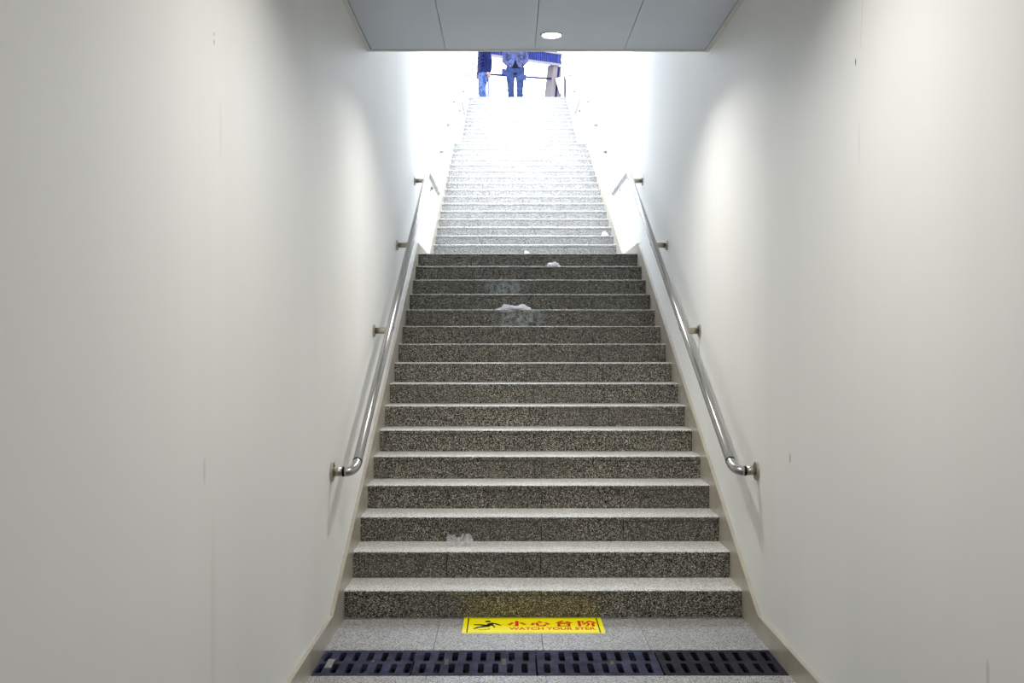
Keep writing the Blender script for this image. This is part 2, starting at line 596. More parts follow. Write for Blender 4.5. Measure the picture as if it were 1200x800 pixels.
def rail_h(y):
    for (ya, za), (yb, zb) in zip(RAIL, RAIL[1:]):
        if ya <= y <= yb:
            return za + (zb - za) * (y - ya) / (yb - ya)

def flange(bm, x, y, z, s, r=.046):
    mt = Matrix.Translation((s * WX, y, z)) @ Matrix.Rotation(-s * PI / 2, 4, 'Y')
    lathe(bm, [(0, 0), (r, 0), (r, .009), (r - .004, .013), (.026, .013), (.0, .013)], 32, mt)

def handrail(s, label, dy):
    t = thing('handrail', label, 'handrail')
    x = s * RX
    y0, z0 = RAIL[0][0] + dy, RAIL[0][1]
    dirv = Vector((0, RAIL[1][0] - RAIL[0][0], RAIL[1][1] - RAIL[0][1])).normalized()
    start = Vector((x, y0, z0)) + dirv * .095
    pts = [start] + [Vector((x, y + (dy if i == 0 else 0), z)) for i, (y, z) in enumerate(RAIL[1:])]
    bm = bmesh.new(); tube(bm, fillet(pts, .035, 6), RR, 24)
    obj('rail', bm, M['steel'], t, True)
    # elbow turning into the wall at the foot
    bm = bmesh.new()
    p0 = Vector((x, y0, z0)) + dirv * .09; pc = Vector((x, y0, z0)); p1 = Vector((s * (RX + .055), y0, z0))
    arc = []
    for k in range(13):
        q = k / 12
        arc.append((1 - q) ** 2 * p0 + 2 * q * (1 - q) * pc + q * q * p1)
    tube(bm, arc, RR + .0005, 24)
    obj('elbow', bm, M['steel'], t, True)
    bm = bmesh.new()
    tube(bm, [p0 - dirv * .0, p0 + dirv * .006], RR + .0012, 24)
    obj('joint_ring', bm, M['black'], t, True)
    bm = bmesh.new()
    tube(bm, [p1 - Vector((s * .002, 0, 0)), p1 + Vector((s * .007, 0, 0))], RR + .0012, 24)
    obj('joint_ring', bm, M['black'], t, True)
    bm = bmesh.new()
    tube(bm, [p1 + Vector((s * .006, 0, 0)), Vector((s * (WX - .008), y0, z0))], RR - .001, 24)
    obj('end_stub', bm, M['steel_dark'], t, True)
    bm = bmesh.new(); flange(bm, 0, y0, z0, s, .05)
    obj('wall_flange', bm, M['steel_dark'], t)
    for y in (6.83, 8.25, 9.78, 11.75, 13.3, 14.75, 16.28, 18.2, 19.7, 21.2, 22.35):
        z = rail_h(y) - .062
        br = None
        bm = bmesh.new()
        tube(bm, fillet([(s * (WX - .01), y, z), (s * (RX + .004), y, z), (s * RX, y, z + .045)], .02, 6), .0215, 18)
        br = obj('bracket', bm, M['steel_dark'], t, True)
        bm = bmesh.new(); flange(bm, 0, y, z, s, .042)
        obj('wall_flange', bm, M['steel_dark'], br)
    return t

handrail(-1, 'stainless steel handrail on the left wall, kinking level at each landing', 0.0)
handrail(1, 'stainless steel handrail on the right wall, kinking level at each landing', 0.03)

# ------------------------------------------------------------------ recessed ceiling lamps
def make_lamp(y, label):
    t = thing('ceiling_downlight', label, 'ceiling light', (LX, y, CEIL_H), 0, 'downlights along the corridor ceiling')
    bm = bmesh.new()
    lathe(bm, [(.056, .0), (.068, -.0015), (.069, -.004), (.066, -.006), (.057, -.006), (.0545, -.002), (.0545, .006), (.056, .006)], 48)
    obj('trim_ring', bm, M['lamp_ring'], t, True)
    bm = bmesh.new()
    lathe(bm, [(0, -.003), (.03, -.0025), (.05, -.001), (.0545, .001), (.0545, .006), (0, .006)], 48)
    obj('diffuser', bm, M['lamp'], t, True)
    ld = bpy.data.lights.get('downlight_beam')
    if ld is None:
        ld = bpy.data.lights.new('downlight_beam', 'AREA')
        ld.shape = 'DISK'; ld.size = .10; ld.energy = LAMP_W; ld.spread = math.radians(142); ld.color = (1.0, .975, .92)
    lo_ = bpy.data.objects.new('beam', ld)
    COL.objects.link(lo_); lo_.parent = t; lo_.location.z = -.0065
    return t

lamp0 = make_lamp(lamp_ys[0], 'round lit downlight in the grey ceiling near its front edge')
for y in lamp_ys[1:]:
    c = lamp0.copy(); COL.objects.link(c); c.location.y = y
    c['label'] = 'round lit downlight further back along the corridor ceiling, above the camera'
    for ch in lamp0.children:
        d = ch.copy(); COL.objects.link(d); d.parent = c

# ------------------------------------------------------------------ drain grates
def rslot(cx, cy, w_, h_, r):
    out = []
    for qx, qy, a0 in ((1, 1, 0), (-1, 1, PI / 2), (-1, -1, PI), (1, -1, 3 * PI / 2)):
        for k in range(5):
            a = a0 + k * PI / 8
            out.append((cx + qx * (w_ / 2 - r) + r * math.cos(a), cy + qy * (h_ / 2 - r) + r * math.sin(a)))
    return out

def grate(x0, x1, n, mat, label, patches, shift=.0):
    cx, cy = (x0 + x1) / 2, (GY0 + GY1) / 2
    t = thing('drain_grate', label, 'drain grate', (cx, cy, 0), 0, 'drain grates across the floor')
    hw, hd = (x1 - x0) / 2 - .005, (GY1 - GY0) / 2 - .004
    loops = [[(-hw, -hd), (hw, -hd), (hw, hd), (-hw, hd)]]
    pitch = .0665
    for row, cyy in ((1, .087), (-1, -.082)):
        for k in range(n):
            x = (k - (n - 1) / 2) * pitch + shift + (.004 * row)
            loops.append(rslot(x, cyy, .031, .135, .012))
    p = curve_mesh('grate_plate', loops, .022, mat, t, bevel=.0015)
    p.location.z = -.0125
    bm = bmesh.new()
    box(bm, -hw, hw, -hd - .003, -hd + .012, -.05, -.026); box(bm, -hw, hw, hd - .012, hd + .003, -.05, -.026)
    for k in range(3):
        xx = -hw + .1 + k * (2 * hw - .2) / 2
        box(bm, xx - .006, xx + .006, -hd, hd, -.06, -.026)
    obj('support_rib', bm, M['iron_dark'], t)
    for px, py, wx, wy, kind in patches:
        bm = bmesh.new()
        bmesh.ops.create_grid(bm, x_segments=14, y_segments=14, size=1)
        for v in bm.verts:
            rr = max(abs(v.co.x), abs(v.co.y))
            f = 1 + .18 * noise.noise(Vector((v.co.x * 2 + px * 9, v.co.y * 2, 3)))
            hgt = .004 * max(0, 1 - rr ** 4) * (1 + .8 * noise.noise(v.co * 3 + Vector((px * 7, 0, 0))))
            v.co = Vector((px + v.co.x * wx * f, py + v.co.y * wy * f, -.0012 + hgt))
        obj('dirt_patch', bm, M['plaster' if kind == 'p' else 'rust'], t, True)
    return t

grate(-1.068, -.625, 7, M['iron'], 'cast iron drain grate at the left wall with a pale plaster patch', [(-.165, -.01, .017, .07, 'p'), (.03, .02, .009, .02, 'r')], .006)
grate(-.625, -.058, 8, M['iron'], 'cast iron drain grate with two brown smears, second from the left wall', [(-.133, .01, .009, .045, 'r'), (.133, .012, .011, .05, 'r')])
grate(-.058, .511, 8, M['iron'], 'clean bluish cast iron drain grate, third from the left wall', [(.066, .0, .010, .03, 'r')])
grate(.511, 1.068, 8, M['iron_dark'], 'darkest cast iron drain grate, touching the right wall skirting', [])

# ------------------------------------------------------------------ warning sticker
sg = thing('warning_sticker', 'yellow WATCH YOUR STER floor sticker with falling figure at the foot of the stairs', 'sign', (-.0585, D - .1555, .0))
HWS, HDS = .3665, .151
bm = bmesh.new(); box(bm, -HWS, HWS, -HDS, HDS, .0002, .0016, .0004)
obj('sticker_sheet', bm, M['yellow'], sg)
bx, by, lw = HWS - .022, HDS - .012, .0065
for x in (-bx, bx - lw):
    o = curve_mesh('border_line', [[(x, -by), (x + lw, -by), (x + lw, by), (x, by)]], .0004, M['black'], sg)
    o.location.z = .0019
for y in (-by, by - .003):
    o = curve_mesh('border_line', [[(-bx + lw, y), (bx - lw, y), (bx - lw, y + .003), (-bx + lw, y + .003)]], .0004, M['olive'], sg)
    o.location.z = .0019
# falling figure
def ell(cx, cy, a, b, n=28):
    return [(cx + a * math.cos(2 * PI * k / n), cy + b * math.sin(2 * PI * k / n)) for k in range(n)]
def limb(p, widths):
    """Closed outline round a polyline with a width per point."""
    L, R = [], []
    for i, q in enumerate(p):
        a = Vector(p[max(i - 1, 0)]); b = Vector(p[min(i + 1, len(p) - 1)])
        d = (b - a).normalized(); nn = Vector((-d.y, d.x))
        L.append(tuple(Vector(q) + nn * widths[i])); R.append(tuple(Vector(q) - nn * widths[i]))
    return L + R[::-1]
fig = [ell(-.197, .083, .021, .017)]
fig2 = [limb([(-.300, .020), (-.262, .022), (-.215, .010), (-.185, .004)], [.008, .010, .013, .016]),
        limb([(-.297, -.055), (-.262, -.025), (-.225, -.012), (-.185, .000)], [.009, .011, .014, .016])]
fig3 = [limb([(-.198, .000), (-.180, .030), (-.158, .050)], [.016, .021, .015]),
        limb([(-.170, .050), (-.140, .040), (-.100, .008)], [.013, .010, .007])]
fig4 = [limb([(-.168, .022), (-.150, -.012), (-.146, -.030)], [.008, .006, .006])]
grd = [[(-.262, -.070), (-.215, -.070), (-.215, -.062), (-.190, -.062), (-.190, -.048), (-.176, -.048), (-.176, -.054), (-.184, -.054), (-.184, -.068), (-.209, -.068), (-.209, -.076), (-.262, -.076)]]
pic = None
bmj = bmesh.new()
for grp in (fig, [fig2[0]], [fig2[1]], [fig3[0]], [fig3[1]], fig4, grd):
    o = curve_mesh('part', grp, .0004, M['black'], None)
    bmj.from_mesh(o.data); bpy.data.objects.remove(o)
for v in bmj.verts:
    v.co.x = -.314 + (v.co.x + .305) * .712
    v.co.y -= .016
pic = obj('falling_figure', bmj, M['black'], sg)
pic.location.z = .0019
GLYPHS = [
    [([(.50, .98), (.50, .06)], .075), ([(.50, .07), (.36, .13)], .045), ([(.30, .66), (.06, .26)], .07), ([(.69, .68), (.95, .30)], .07)],
    [([(.16, .58), (.05, .22)], .07), ([(.33, .66), (.34, .24), (.42, .10), (.66, .09), (.75, .15), (.76, .34)], .06), ([(.42, .92), (.58, .66)], .065), ([(.78, .66), (.97, .34)], .065)],
    [([(.50, 1.0), (.20, .66)], .06), ([(.10, .63), (.84, .67)], .05), ([(.66, .86), (.95, .56)], .06), ([(.24, .48), (.24, .0)], .065), ([(.78, .48), (.78, .0)], .065),
     ([(.20, .45), (.82, .45)], .05), ([(.20, .07), (.82, .07)], .05)],
    [([(.10, .98), (.10, .0)], .065), ([(.08, .93), (.36, .93), (.26, .68), (.38, .50), (.36, .34), (.22, .36)], .045), ([(.70, 1.0), (.42, .54)], .055), ([(.68, .96), (.99, .60)], .06),
     ([(.60, .60), (.58, .28), (.44, .02)], .05), ([(.82, .60), (.82, .0)], .065)],
]
for k, strokes in enumerate(GLYPHS):
    bmj = bmesh.new()
    for p, wd in strokes:
        o = curve_mesh('part', [limb(p, [wd * 1.2] * len(p))], .0004, M['red'], None)
        bmj.from_mesh(o.data); bpy.data.objects.remove(o)
    cx = -.0845 + .1225 * k
    for v in bmj.verts:
        v.co = Vector((cx - .049 + .098 * v.co.x, -.026 + .106 * v.co.y, v.co.z + .0019))
    obj('printed_character', bmj, M['red'], sg)
o, lo, hi = text_mesh('printed_words', 'WATCH YOUR STER', .05, M['red'], sg, .0012)
fit_text(o, lo, hi, -.126, .322, -.089, -.042, .0019)

# ------------------------------------------------------------------ litter
def crumple(name, label, cat, loc, sx_, sy_, sz_, mat, seed, saddle=0.0, group=None):
    bm = bmesh.new()
    bmesh.ops.create_icosphere(bm, subdivisions=4, radius=1)
    for v in bm.verts:
        q = v.co.copy()
        r = 1 + .38 * noise.noise(q * 1.3 + Vector((seed, 0, 0))) + .25 * abs(noise.noise(q * 3.1 + Vector((0, seed, 0)))) + .12 * noise.noise(q * 7 + Vector((0, 0, seed)))
        ridge = 1 + .5 * noise.noise(Vector((q.x * 2.4 + seed * 3, q.y * 1.5, seed)))
        z = max(q.z * r * ridge, -.25)
        z *= 1 - saddle * max(0, 1 - 2.2 * abs(q.x - .12))
        v.co = Vector((q.x * r * sx_, q.y * r * sy_, (z + .25) * sz_ / 1.35))
    o = obj(name, bm, mat, None, False)
    o.location = loc
    zmin = min(v.co.z for v in o.data.vertices)
    o.location.z -= zmin
    return tag(o, label, cat, group)

G = 'white paper scraps on the stairs'
y12 = D + 11 * TD
crumple('crumpled_tissue', 'long crumpled white tissue on the lower flight, just above the white smear', 'tissue', (-.155, y12 + .075, 12 * H1 + .001), .125, .06, .052, M['tissue'], 2.3, .55, group=G)
crumple('crumpled_tissue', 'smaller crumpled white tissue on the last step but one of the dark lower flight', 'tissue', (.235, D + 14 * TD + .07, 15 * H1 + .001), .062, .05, .045, M['tissue'], 5.7, group=G)
crumple('paper_scrap', 'small white paper scrap at the right end of a middle flight step', 'paper scrap', (.965, Y2 + 2 * TD + .06, ZL1 + 3 * H2 + .001), .036, .03, .045, M['tissue'], 8.1, group=G)
crumple('paper_scrap', 'tiny white paper scrap near the centre, just above the dark lower flight', 'paper scrap', (.015, Y2 + .05, ZL1 + H2 + .001), .03, .03, .045, M['tissue'], 9.4, group=G)
# clear wrapper: open thin crumpled film
bm = bmesh.new()
bmesh.ops.create_grid(bm, x_segments=26, y_segments=18, size=1)
for v in bm.verts:
    q = v.co
    z = .026 + .050 * noise.noise(Vector((q.x * 1.9, q.y * 1.8, 4.2))) + .030 * noise.noise(Vector((q.x * 4, q.y * 4, 1.7)))
    edge = max(abs(q.x), abs(q.y))
    z = max(.002, z * (1.25 - .35 * edge))
    v.co = Vector((q.x * .075 + .012 * noise.noise(q * 3), q.y * .05 + .01 * noise.noise(q * 2.5 + Vector((9, 0, 0))), z))
ov = obj('plastic_wrapper', bm, M['film'])
sm = ov.modifiers.new('film', 'SOLIDIFY'); sm.thickness = .0006
ov.location = (-.475, D + TD + .20, 2 * H1 + .001)
tag(ov, 'clear crumpled plastic wrapper lying on the second step, left of centre', 'wrapper')


# ------------------------------------------------------------------ people at the top of the stairs
def capsule(bm, p0, r0, p1, r1, seg=14, rings=4, flat=1.0):
    """Tapered capsule (closed) between two points."""
    p0, p1 = Vector(p0), Vector(p1)
    t = (p1 - p0)
    if t.length < 1e-6:
        t = Vector((0, 0, 1e-4))
    t.normalize()
    u = Vector((0, 1, 0)) if abs(t.y) < .9 else Vector((1, 0, 0))
    s = t.cross(u).normalized(); u = s.cross(t).normalized()
    prof = []
    for k in range(rings + 1):
        a = -PI / 2 + k * PI / 2 / rings
        prof.append((p0 + t * r0 * math.sin(a), r0 * math.cos(a)))
    for k in range(rings + 1):
        a = k * PI / 2 / rings
        prof.append((p1 + t * r1 * math.sin(a), r1 * math.cos(a)))
    vr = []
    for c, r in prof:
        if r < 1e-5:
            vr.append([bm.verts.new(c)])
        else:
            vr.append([bm.verts.new(c + r * (math.cos(2 * PI * k / seg) * s + flat * math.sin(2 * PI * k / seg) * u)) for k in range(seg)])
    for a, b in zip(vr, vr[1:]):
        for k in range(seg):
            j = (k + 1) % seg
            if len(a) == 1:
                bm.faces.new((a[0], b[j], b[k]))
            elif len(b) == 1:
                bm.faces.new((a[k], a[j], b[0]))
            else:
                bm.faces.new((a[k], a[j], b[j], b[k]))

def loft(bm, rings, seg=24):
    """rings: (centre, rx, ry) stacked; closed at both ends."""
    vr = []
    for c, rx, ry in rings:
        c = Vector(c)
        vr.append([bm.verts.new(c + Vector((rx * math.cos(2 * PI * k / seg), ry * math.sin(2 * PI * k / seg), 0))) for k in range(seg)])
    for a, b in zip(vr, vr[1:]):
        for k in range(seg):
            j = (k + 1) % seg
            bm.faces.new((a[k], a[j], b[j], b[k]))
    bm.faces.new(vr[0][::-1]); bm.faces.new(vr[-1])

def fuse(name, bm, mat, parent, voxel=.009, smooth=4):
    """Union of closed shapes as one continuous smooth surface."""
    o = obj('raw', bm, mat)
    md = o.modifiers.new('r', 'REMESH'); md.mode = 'VOXEL'; md.voxel_size = voxel
    ms = o.modifiers.new('s', 'SMOOTH'); ms.factor = .5; ms.iterations = smooth
    dg = bpy.context.evaluated_depsgraph_get()
    me = bpy.data.meshes.new_from_object(o.evaluated_get(dg))
    bpy.data.objects.remove(o)
    me.name = name
    me.materials.clear(); me.materials.append(mat)
    me.polygons.foreach_set('use_smooth', [True] * len(me.polygons))
    n_ = bpy.data.objects.new(name, me)
    COL.objects.link(n_); n_.parent = parent
    return n_

SKIN = plain('skin', (.20, .12, .10), .5, vary=.05)
HAIR = plain('dark_hair', (.012, .010, .010), .6, vary=.3, scale=60, bump=.5)
SHOE = plain('dark_shoe', (.012, .013, .02), .5)

def person(label, loc, rotz, J, jacket_mat, jean_mat, shirt_mat, open_front, hair_long, slim=1.0):
    """J: joints. Faces -y. Everything in metres above the ground."""
    t = thing('person', label, 'person', loc, rotz)
    # body: one continuous surface
    bm = bmesh.new()
    pel = Vector(J['pelvis'])
    loft(bm, [((0, 0, .80), .10, .09), ((0, 0, .86), .155, .115), ((0, 0, .95), .165, .12), ((0, .0, 1.06), .14, .10), ((0, -.005, 1.2), .155, .115),
              ((0, 0, 1.32), .17, .115), ((0, 0, 1.42), .15, .09), ((0, .005, 1.47), .075, .065), ((0, .0, 1.53), .058, .058)])
    for s, a in ((-1, 'L'), (1, 'R')):
        capsule(bm, J['hip' + a], .085, J['knee' + a], .058); capsule(bm, J['knee' + a], .056, J['ankle' + a], .04)
        an = Vector(J['ankle' + a]); f = Vector(J.get('foot' + a, (0, -1, 0)))
        capsule(bm, an + Vector((0, 0, -.03)), .036, an + f * .13 + Vector((0, 0, -.05)), .03)
        capsule(bm, J['shoulder' + a], .058, J['elbow' + a], .043); capsule(bm, J['elbow' + a], .04, J['wrist' + a], .027)
        # hand: palm, four curled fingers, thumb from the side
        wv = Vector(J['wrist' + a]); d = Vector(J['hand' + a]).normalized()
        side = Vector((0, 1, 0)) if abs(d.y) < .8 else Vector((1, 0, 0))
        side = (side - d * side.dot(d)).normalized(); nrm = d.cross(side) * (-s if d.z < 0 else s)
        if nrm.x * s > 0:
            nrm = -nrm                                     # palms turned to the body
        capsule(bm, wv, .024, wv + d * .03, .026)
        for q in (-.028, -.01, .01, .028):
            capsule(bm, wv + d * .02 + side * q * .6, .015, wv + d * .085 + side * q, .0125)
        for q, ln in ((-.030, .068), (-.010, .078), (.011, .073), (.031, .056)):
            k0 = wv + d * .087 + side * q
            k1 = k0 + d * ln * .42 + nrm * ln * .12
            k2 = k1 + d * ln * .30 + nrm * ln * .28
            k3 = k2 + d * ln * .16 + nrm * ln * .24
            capsule(bm, k0, .0100, k1, .0092, 10); capsule(bm, k1, .0092, k2, .0085, 10); capsule(bm, k2, .0085, k3, .0075, 10)
        th0 = wv + d * .025 - side * .026
        th1 = th0 + d * .03 - side * .022 + nrm * .012
        th2 = th1 + d * .03 - side * .006 + nrm * .012
        capsule(bm, th0, .014, th1, .0115, 10); capsule(bm, th1, .0115, th2, .0095, 10)
    # head with a face
    hc = Vector((0, -.012, 1.645))
    loft(bm, [(hc + Vector((0, -.03, -.118)), .022, .022), (hc + Vector((0, -.022, -.105)), .045, .05), (hc + Vector((0, -.012, -.065)), .062, .075),
              (hc + Vector((0, 0, -.02)), .071, .090), (hc + Vector((0, .004, .03)), .075, .096), (hc + Vector((0, .006, .075)), .066, .084),
              (hc + Vector((0, .008, .105)), .042, .055), (hc + Vector((0, .008, .116)), .015, .02)])
    capsule(bm, (0, .0, 1.47), .057, (0, -.01, 1.58), .053)
    capsule(bm, hc + Vector((0, -.088, .008)), .009, hc + Vector((0, -.104, -.030)), .013)      # nose
    for s in (-1, 1):
        capsule(bm, hc + Vector((s * .014, -.088, -.034)), .008, hc + Vector((s * .014, -.092, -.034)), .008)
        capsule(bm, hc + Vector((s * .074, .012, .012)), .013, hc + Vector((s * .072, .004, -.03)), .010)     # ear
        capsule(bm, hc + Vector((s * .012, -.085, .022)), .009, hc + Vector((s * .05, -.074, .024)), .008)   # brow
    capsule(bm, hc + Vector((-.02, -.079, -.062)), .007, hc + Vector((.02, -.079, -.062)), .007)
    capsule(bm, hc + Vector((-.017, -.077, -.073)), .008, hc + Vector((.017, -.077, -.073)), .008)
    body = fuse('body', bm, SKIN, t, .0055, 3)
    for s in (-1, 1):
        bm = bmesh.new(); bmesh.ops.create_uvsphere(bm, u_segments=16, v_segments=10, radius=.011)
        for v in bm.verts:
            v.co += hc + Vector((s * .031, -.079, .004))
        obj('eye', bm, HAIR, t, True)
    # hair
    bm = bmesh.new()
    low = -.09 if hair_long else -.02
    loft(bm, [(hc + Vector((0, .045, low - .03)), .055, .045), (hc + Vector((0, .035, low + .02)), .073, .068), (hc + Vector((0, .026, .04)), .081, .088),
              (hc + Vector((0, .010, .085)), .075, .092), (hc + Vector((0, .008, .118)), .05, .062), (hc + Vector((0, .008, .13)), .02, .025)])
    fuse('hair', bm, HAIR, t, .008, 3)
    # trousers
    bm = bmesh.new()
    loft(bm, [((0, 0, .80), .13, .11), ((0, 0, .87), .178, .135), ((0, 0, .97), .176, .13), ((0, 0, 1.04), .158, .118)])
    for a in 'LR':
        h_, k_, an = (Vector(J[x + a]) for x in ('hip', 'knee', 'ankle'))
        lean = (k_ - h_)
        capsule(bm, h_, .112 * slim, h_ + lean * .55, .098 * slim); capsule(bm, h_ + lean * .5, .099 * slim, k_, .080 * slim)
        capsule(bm, k_, .076 * slim, k_ + (an - k_) * .5, .072 * slim); capsule(bm, k_ + (an - k_) * .45, .070 * slim, an + Vector((0, 0, .02)), .064 * slim)
        for q in range(4):                                    # creases at knee and hem
            c = k_ + (an - k_) * (-.1 + .3 * q) + Vector((.01 * (-1) ** q, -.035, 0))
            capsule(bm, c + Vector((-.045 * slim, 0, .012 * (-1) ** q)), .034 * slim, c + Vector((.045 * slim, 0, -.012)), .034 * slim)
    fuse('trousers', bm, jean_mat, t, .008, 3)
    # shoes
    for a in 'LR':
        an = Vector(J['ankle' + a]); f = Vector(J.get('foot' + a, (0, -1, 0)))
        bm = bmesh.new()
        g = an.z - .085
        capsule(bm, Vector((an.x, an.y, g + .055)) - f * .04, .05, Vector((an.x, an.y, g + .042)) + f * .10, .042)
        capsule(bm, Vector((an.x, an.y, g + .035)) + f * .08, .038, Vector((an.x, an.y, g + .032)) + f * .17, .031)
        capsule(bm, an - Vector((0, 0, .05)), .048, an + Vector((0, 0, .01)), .046)
        sh = fuse('shoe', bm, SHOE, t, .008, 2)
        for v in sh.data.vertices:
            v.co.z = max(v.co.z, 0.001)
    # jacket
    bm = bmesh.new()
    hem = J.get('hem', .90)
    loft(bm, [((0, 0, hem), .198, .148), ((0, 0, hem + .08), .196, .15), ((0, 0, hem + .2), .182, .14), ((0, -.004, 1.2), .188, .145), ((0, 0, 1.33), .205, .142),
              ((0, 0, 1.42), .185, .11), ((0, .005, 1.48), .10, .085), ((0, .006, 1.52), .082, .078)])
    for a in 'LR':
        sh_, el, wr = (Vector(J[x + a]) for x in ('shoulder', 'elbow', 'wrist'))
        capsule(bm, sh_, .074, el, .064); capsule(bm, el, .066, wr - (wr - el) * .06, .054)
        for q in range(4):                                    # sleeve folds
            c = sh_.lerp(el, .35 + .2 * q)
            capsule(bm, c + Vector((-.02, -.045, .02)), .028, c + Vector((.03, -.03, -.02)), .026)
        # pocket welt
        s = -1 if a == 'L' else 1
        capsule(bm, (s * .085, -.137, hem + .19), .012, (s * .145, -.118, hem + .08), .012)
    for q in range(5):                                        # folds across the waist
        z = hem + .06 + .075 * q
        for s in (-1, 1):
            if open_front:                                    # drawn diagonally towards the bottom of the zip
                capsule(bm, (s * .155, -.095, hem + .03 + .10 * q), .022, (s * (.04 + .01 * q), -.130, hem + .19 + .035 * q), .014)
            else:
                capsule(bm, (s * .15, -.095, z + .015), .03, (s * .03, -.132, z - .015), .022)
    loft(bm, [((0, .01, 1.46), .098, .092), ((0, .006, 1.54), .086, .084)])
    jk = fuse('jacket', bm, jacket_mat, t, .008, 2)
    if open_front:
        bmx = bmesh.new(); bmx.from_mesh(jk.data)
        kill = [f for f in bmx.faces if (lambda c: c.y < -.06 and c.z < hem + .20 and abs(c.x) < .075 * (hem + .20 - c.z) / .20)(f.calc_center_median())]
        kill += [f for f in bmx.faces if f.calc_center_median().z < hem + .012 and abs(f.calc_center_median().x) < .17]
        bmesh.ops.delete(bmx, geom=list(set(kill)), context='FACES')
        bmx.to_mesh(jk.data); bmx.free()
        sd = jk.modifiers.new('cloth', 'SOLIDIFY'); sd.thickness = .006; sd.offset = -1
    # zip down the front
    bm = bmesh.new()
    top = hem + (.20 if open_front else .01)
    box(bm, -.006, .006, -.158, -.138, top, 1.42, .002)
    zp = obj('zip', bm, SHOE, t)
    if shirt_mat:
        bm = bmesh.new()
        loft(bm, [((0, -.002, hem - .01), .176, .137), ((0, -.002, hem + .12), .172, .135), ((0, -.002, hem + .24), .166, .128)])
        fuse('shirt', bm, shirt_mat, t, .008, 2)
    return t

JACKET_NAVY = plain('navy_padded_jacket', (.0015, .0045, .040), .7, spec=.1, vary=.5, scale=7, bump=.4)
JACKET_GREY = plain('blue_grey_jacket', (.028, .035, .090), .6, spec=.15, vary=.8, scale=9, bump=.8)  # strong tone variation puts dark folds and highlights into the colour
JEANS_PALE = plain('pale_blue_jeans', (.040, .066, .17), .8, spec=.1, vary=.7, scale=12, bump=.3)
JEANS_BLUE = plain('mid_blue_jeans', (.016, .027, .075), .8, spec=.1, vary=.6, scale=8, bump=.3)
SHIRT = plain('dark_blue_shirt', (.001, .002, .008), .8, spec=.1)

PY = 23.75
right_pose = dict(pelvis=(0, 0, .95), hipL=(-.112, 0, .90), kneeL=(-.105, -.03, .50), ankleL=(-.090, .02, .09), hipR=(.112, 0, .90), kneeR=(.110, -.06, .50), ankleR=(.100, -.05, .09),
                  shoulderL=(-.19, 0, 1.41), elbowL=(-.245, .08, 1.13), wristL=(-.165, -.07, 1.00), handL=(.55, .05, -.8),
                  shoulderR=(.19, 0, 1.41), elbowR=(.245, .08, 1.13), wristR=(.165, -.07, 1.00), handR=(-.55, .05, -.8), hem=.90)
person('person in blue-grey jacket and jeans standing with both hands in jacket pockets', (CAMX + (603.8 - 597) / FPX * PY, PY, ZTOP), 0.0, right_pose, JACKET_GREY, JEANS_BLUE, SHIRT, True, False)
PY2 = 23.95
left_pose = dict(pelvis=(0, 0, .95), hipL=(-.082, 0, .90), kneeL=(-.06, -.06, .50), ankleL=(-.055, -.01, .09), hipR=(.082, 0, .90), kneeR=(.055, -.05, .50), ankleR=(.05, .03, .09),
                 shoulderL=(-.18, 0, 1.40), elbowL=(-.215, .03, 1.12), wristL=(-.195, -.07, .89), handL=(.06, -.2, -1),
                 shoulderR=(.18, 0, 1.40), elbowR=(.205, .06, 1.12), wristR=(.215, .05, .87), handR=(.05, -.05, -1), hem=.86)
person('person in navy jacket and pale jeans walking, arms hanging, at the left', (CAMX + (567.3 - 597) / FPX * PY2, PY2, ZTOP), -1.2, left_pose, JACKET_NAVY, JEANS_PALE, None, False, True, .84)

# ------------------------------------------------------------------ gate pier at the top right, canopy across the street
WHITE = plain('white_painted_steel', (.55, .55, .56), .5, vary=.04)
BEIGE = plain('beige_painted_steel', (.075, .065, .068), .6, spec=.1, vary=.06)
PALE = plain('pale_edge_trim', (.10, .09, .105), .6, spec=.1, vary=.06)
BLUE = plain('blue_ribbed_cladding', (.007, .012, .075), .6, spec=.1, vary=.3, scale=4)
BLUEDK = plain('dark_blue_steel', (.003, .005, .04), .6, spec=.1, vary=.2)

def px(x, y):     # X of an image column at depth y
    return CAMX + (x - 597) / FPX * y
def pz(v, y):
    return EYE + (400 - v) / FPX * y

yp = 23.05
t = thing('gate_post', 'white boxed gate post with a dark slot at the top right of the stairs', 'post', (px(662, yp), yp, ZTOP))
hp = pz(64.5, yp) - ZTOP
bm = bmesh.new(); box(bm, -.078, -.016, -.06, .06, 0, hp, .006); box(bm, .016, .078, -.06, .06, 0, hp, .006); box(bm, -.02, .02, -.03, .06, 0, hp - .01)
box(bm, -.03, .03, -.058, 0, hp - .40, hp, .004)
obj('post_shell', bm, WHITE, t)
bm = bmesh.new(); box(bm, -.022, .022, -.064, -.031, 0, hp - .4)  # raised dark strip that paints in the shade of the groove
obj('slot', bm, SHOE, t)
bm = bmesh.new(); lathe(bm, [(0, .005), (.011, .005), (.014, 0), (.014, -.004)], 16, Matrix.Translation((0, -.06, hp - .09)) @ Matrix.Rotation(PI / 2, 4, 'X'))
obj('bolt', bm, SHOE, t)
yq = 24.4
t = thing('gate_post', 'taller thin white post just right of the slotted gate post', 'post', (px(668.6, yq), yq, ZTOP))
bm = bmesh.new(); box(bm, -.045, .045, -.05, .05, 0.02, 2.6, .006)
obj('post_shell', bm, WHITE, t)
bm = bmesh.new(); box(bm, -.08, .08, -.09, .09, 0, .02, .004)
obj('base_plate', bm, WHITE, t)

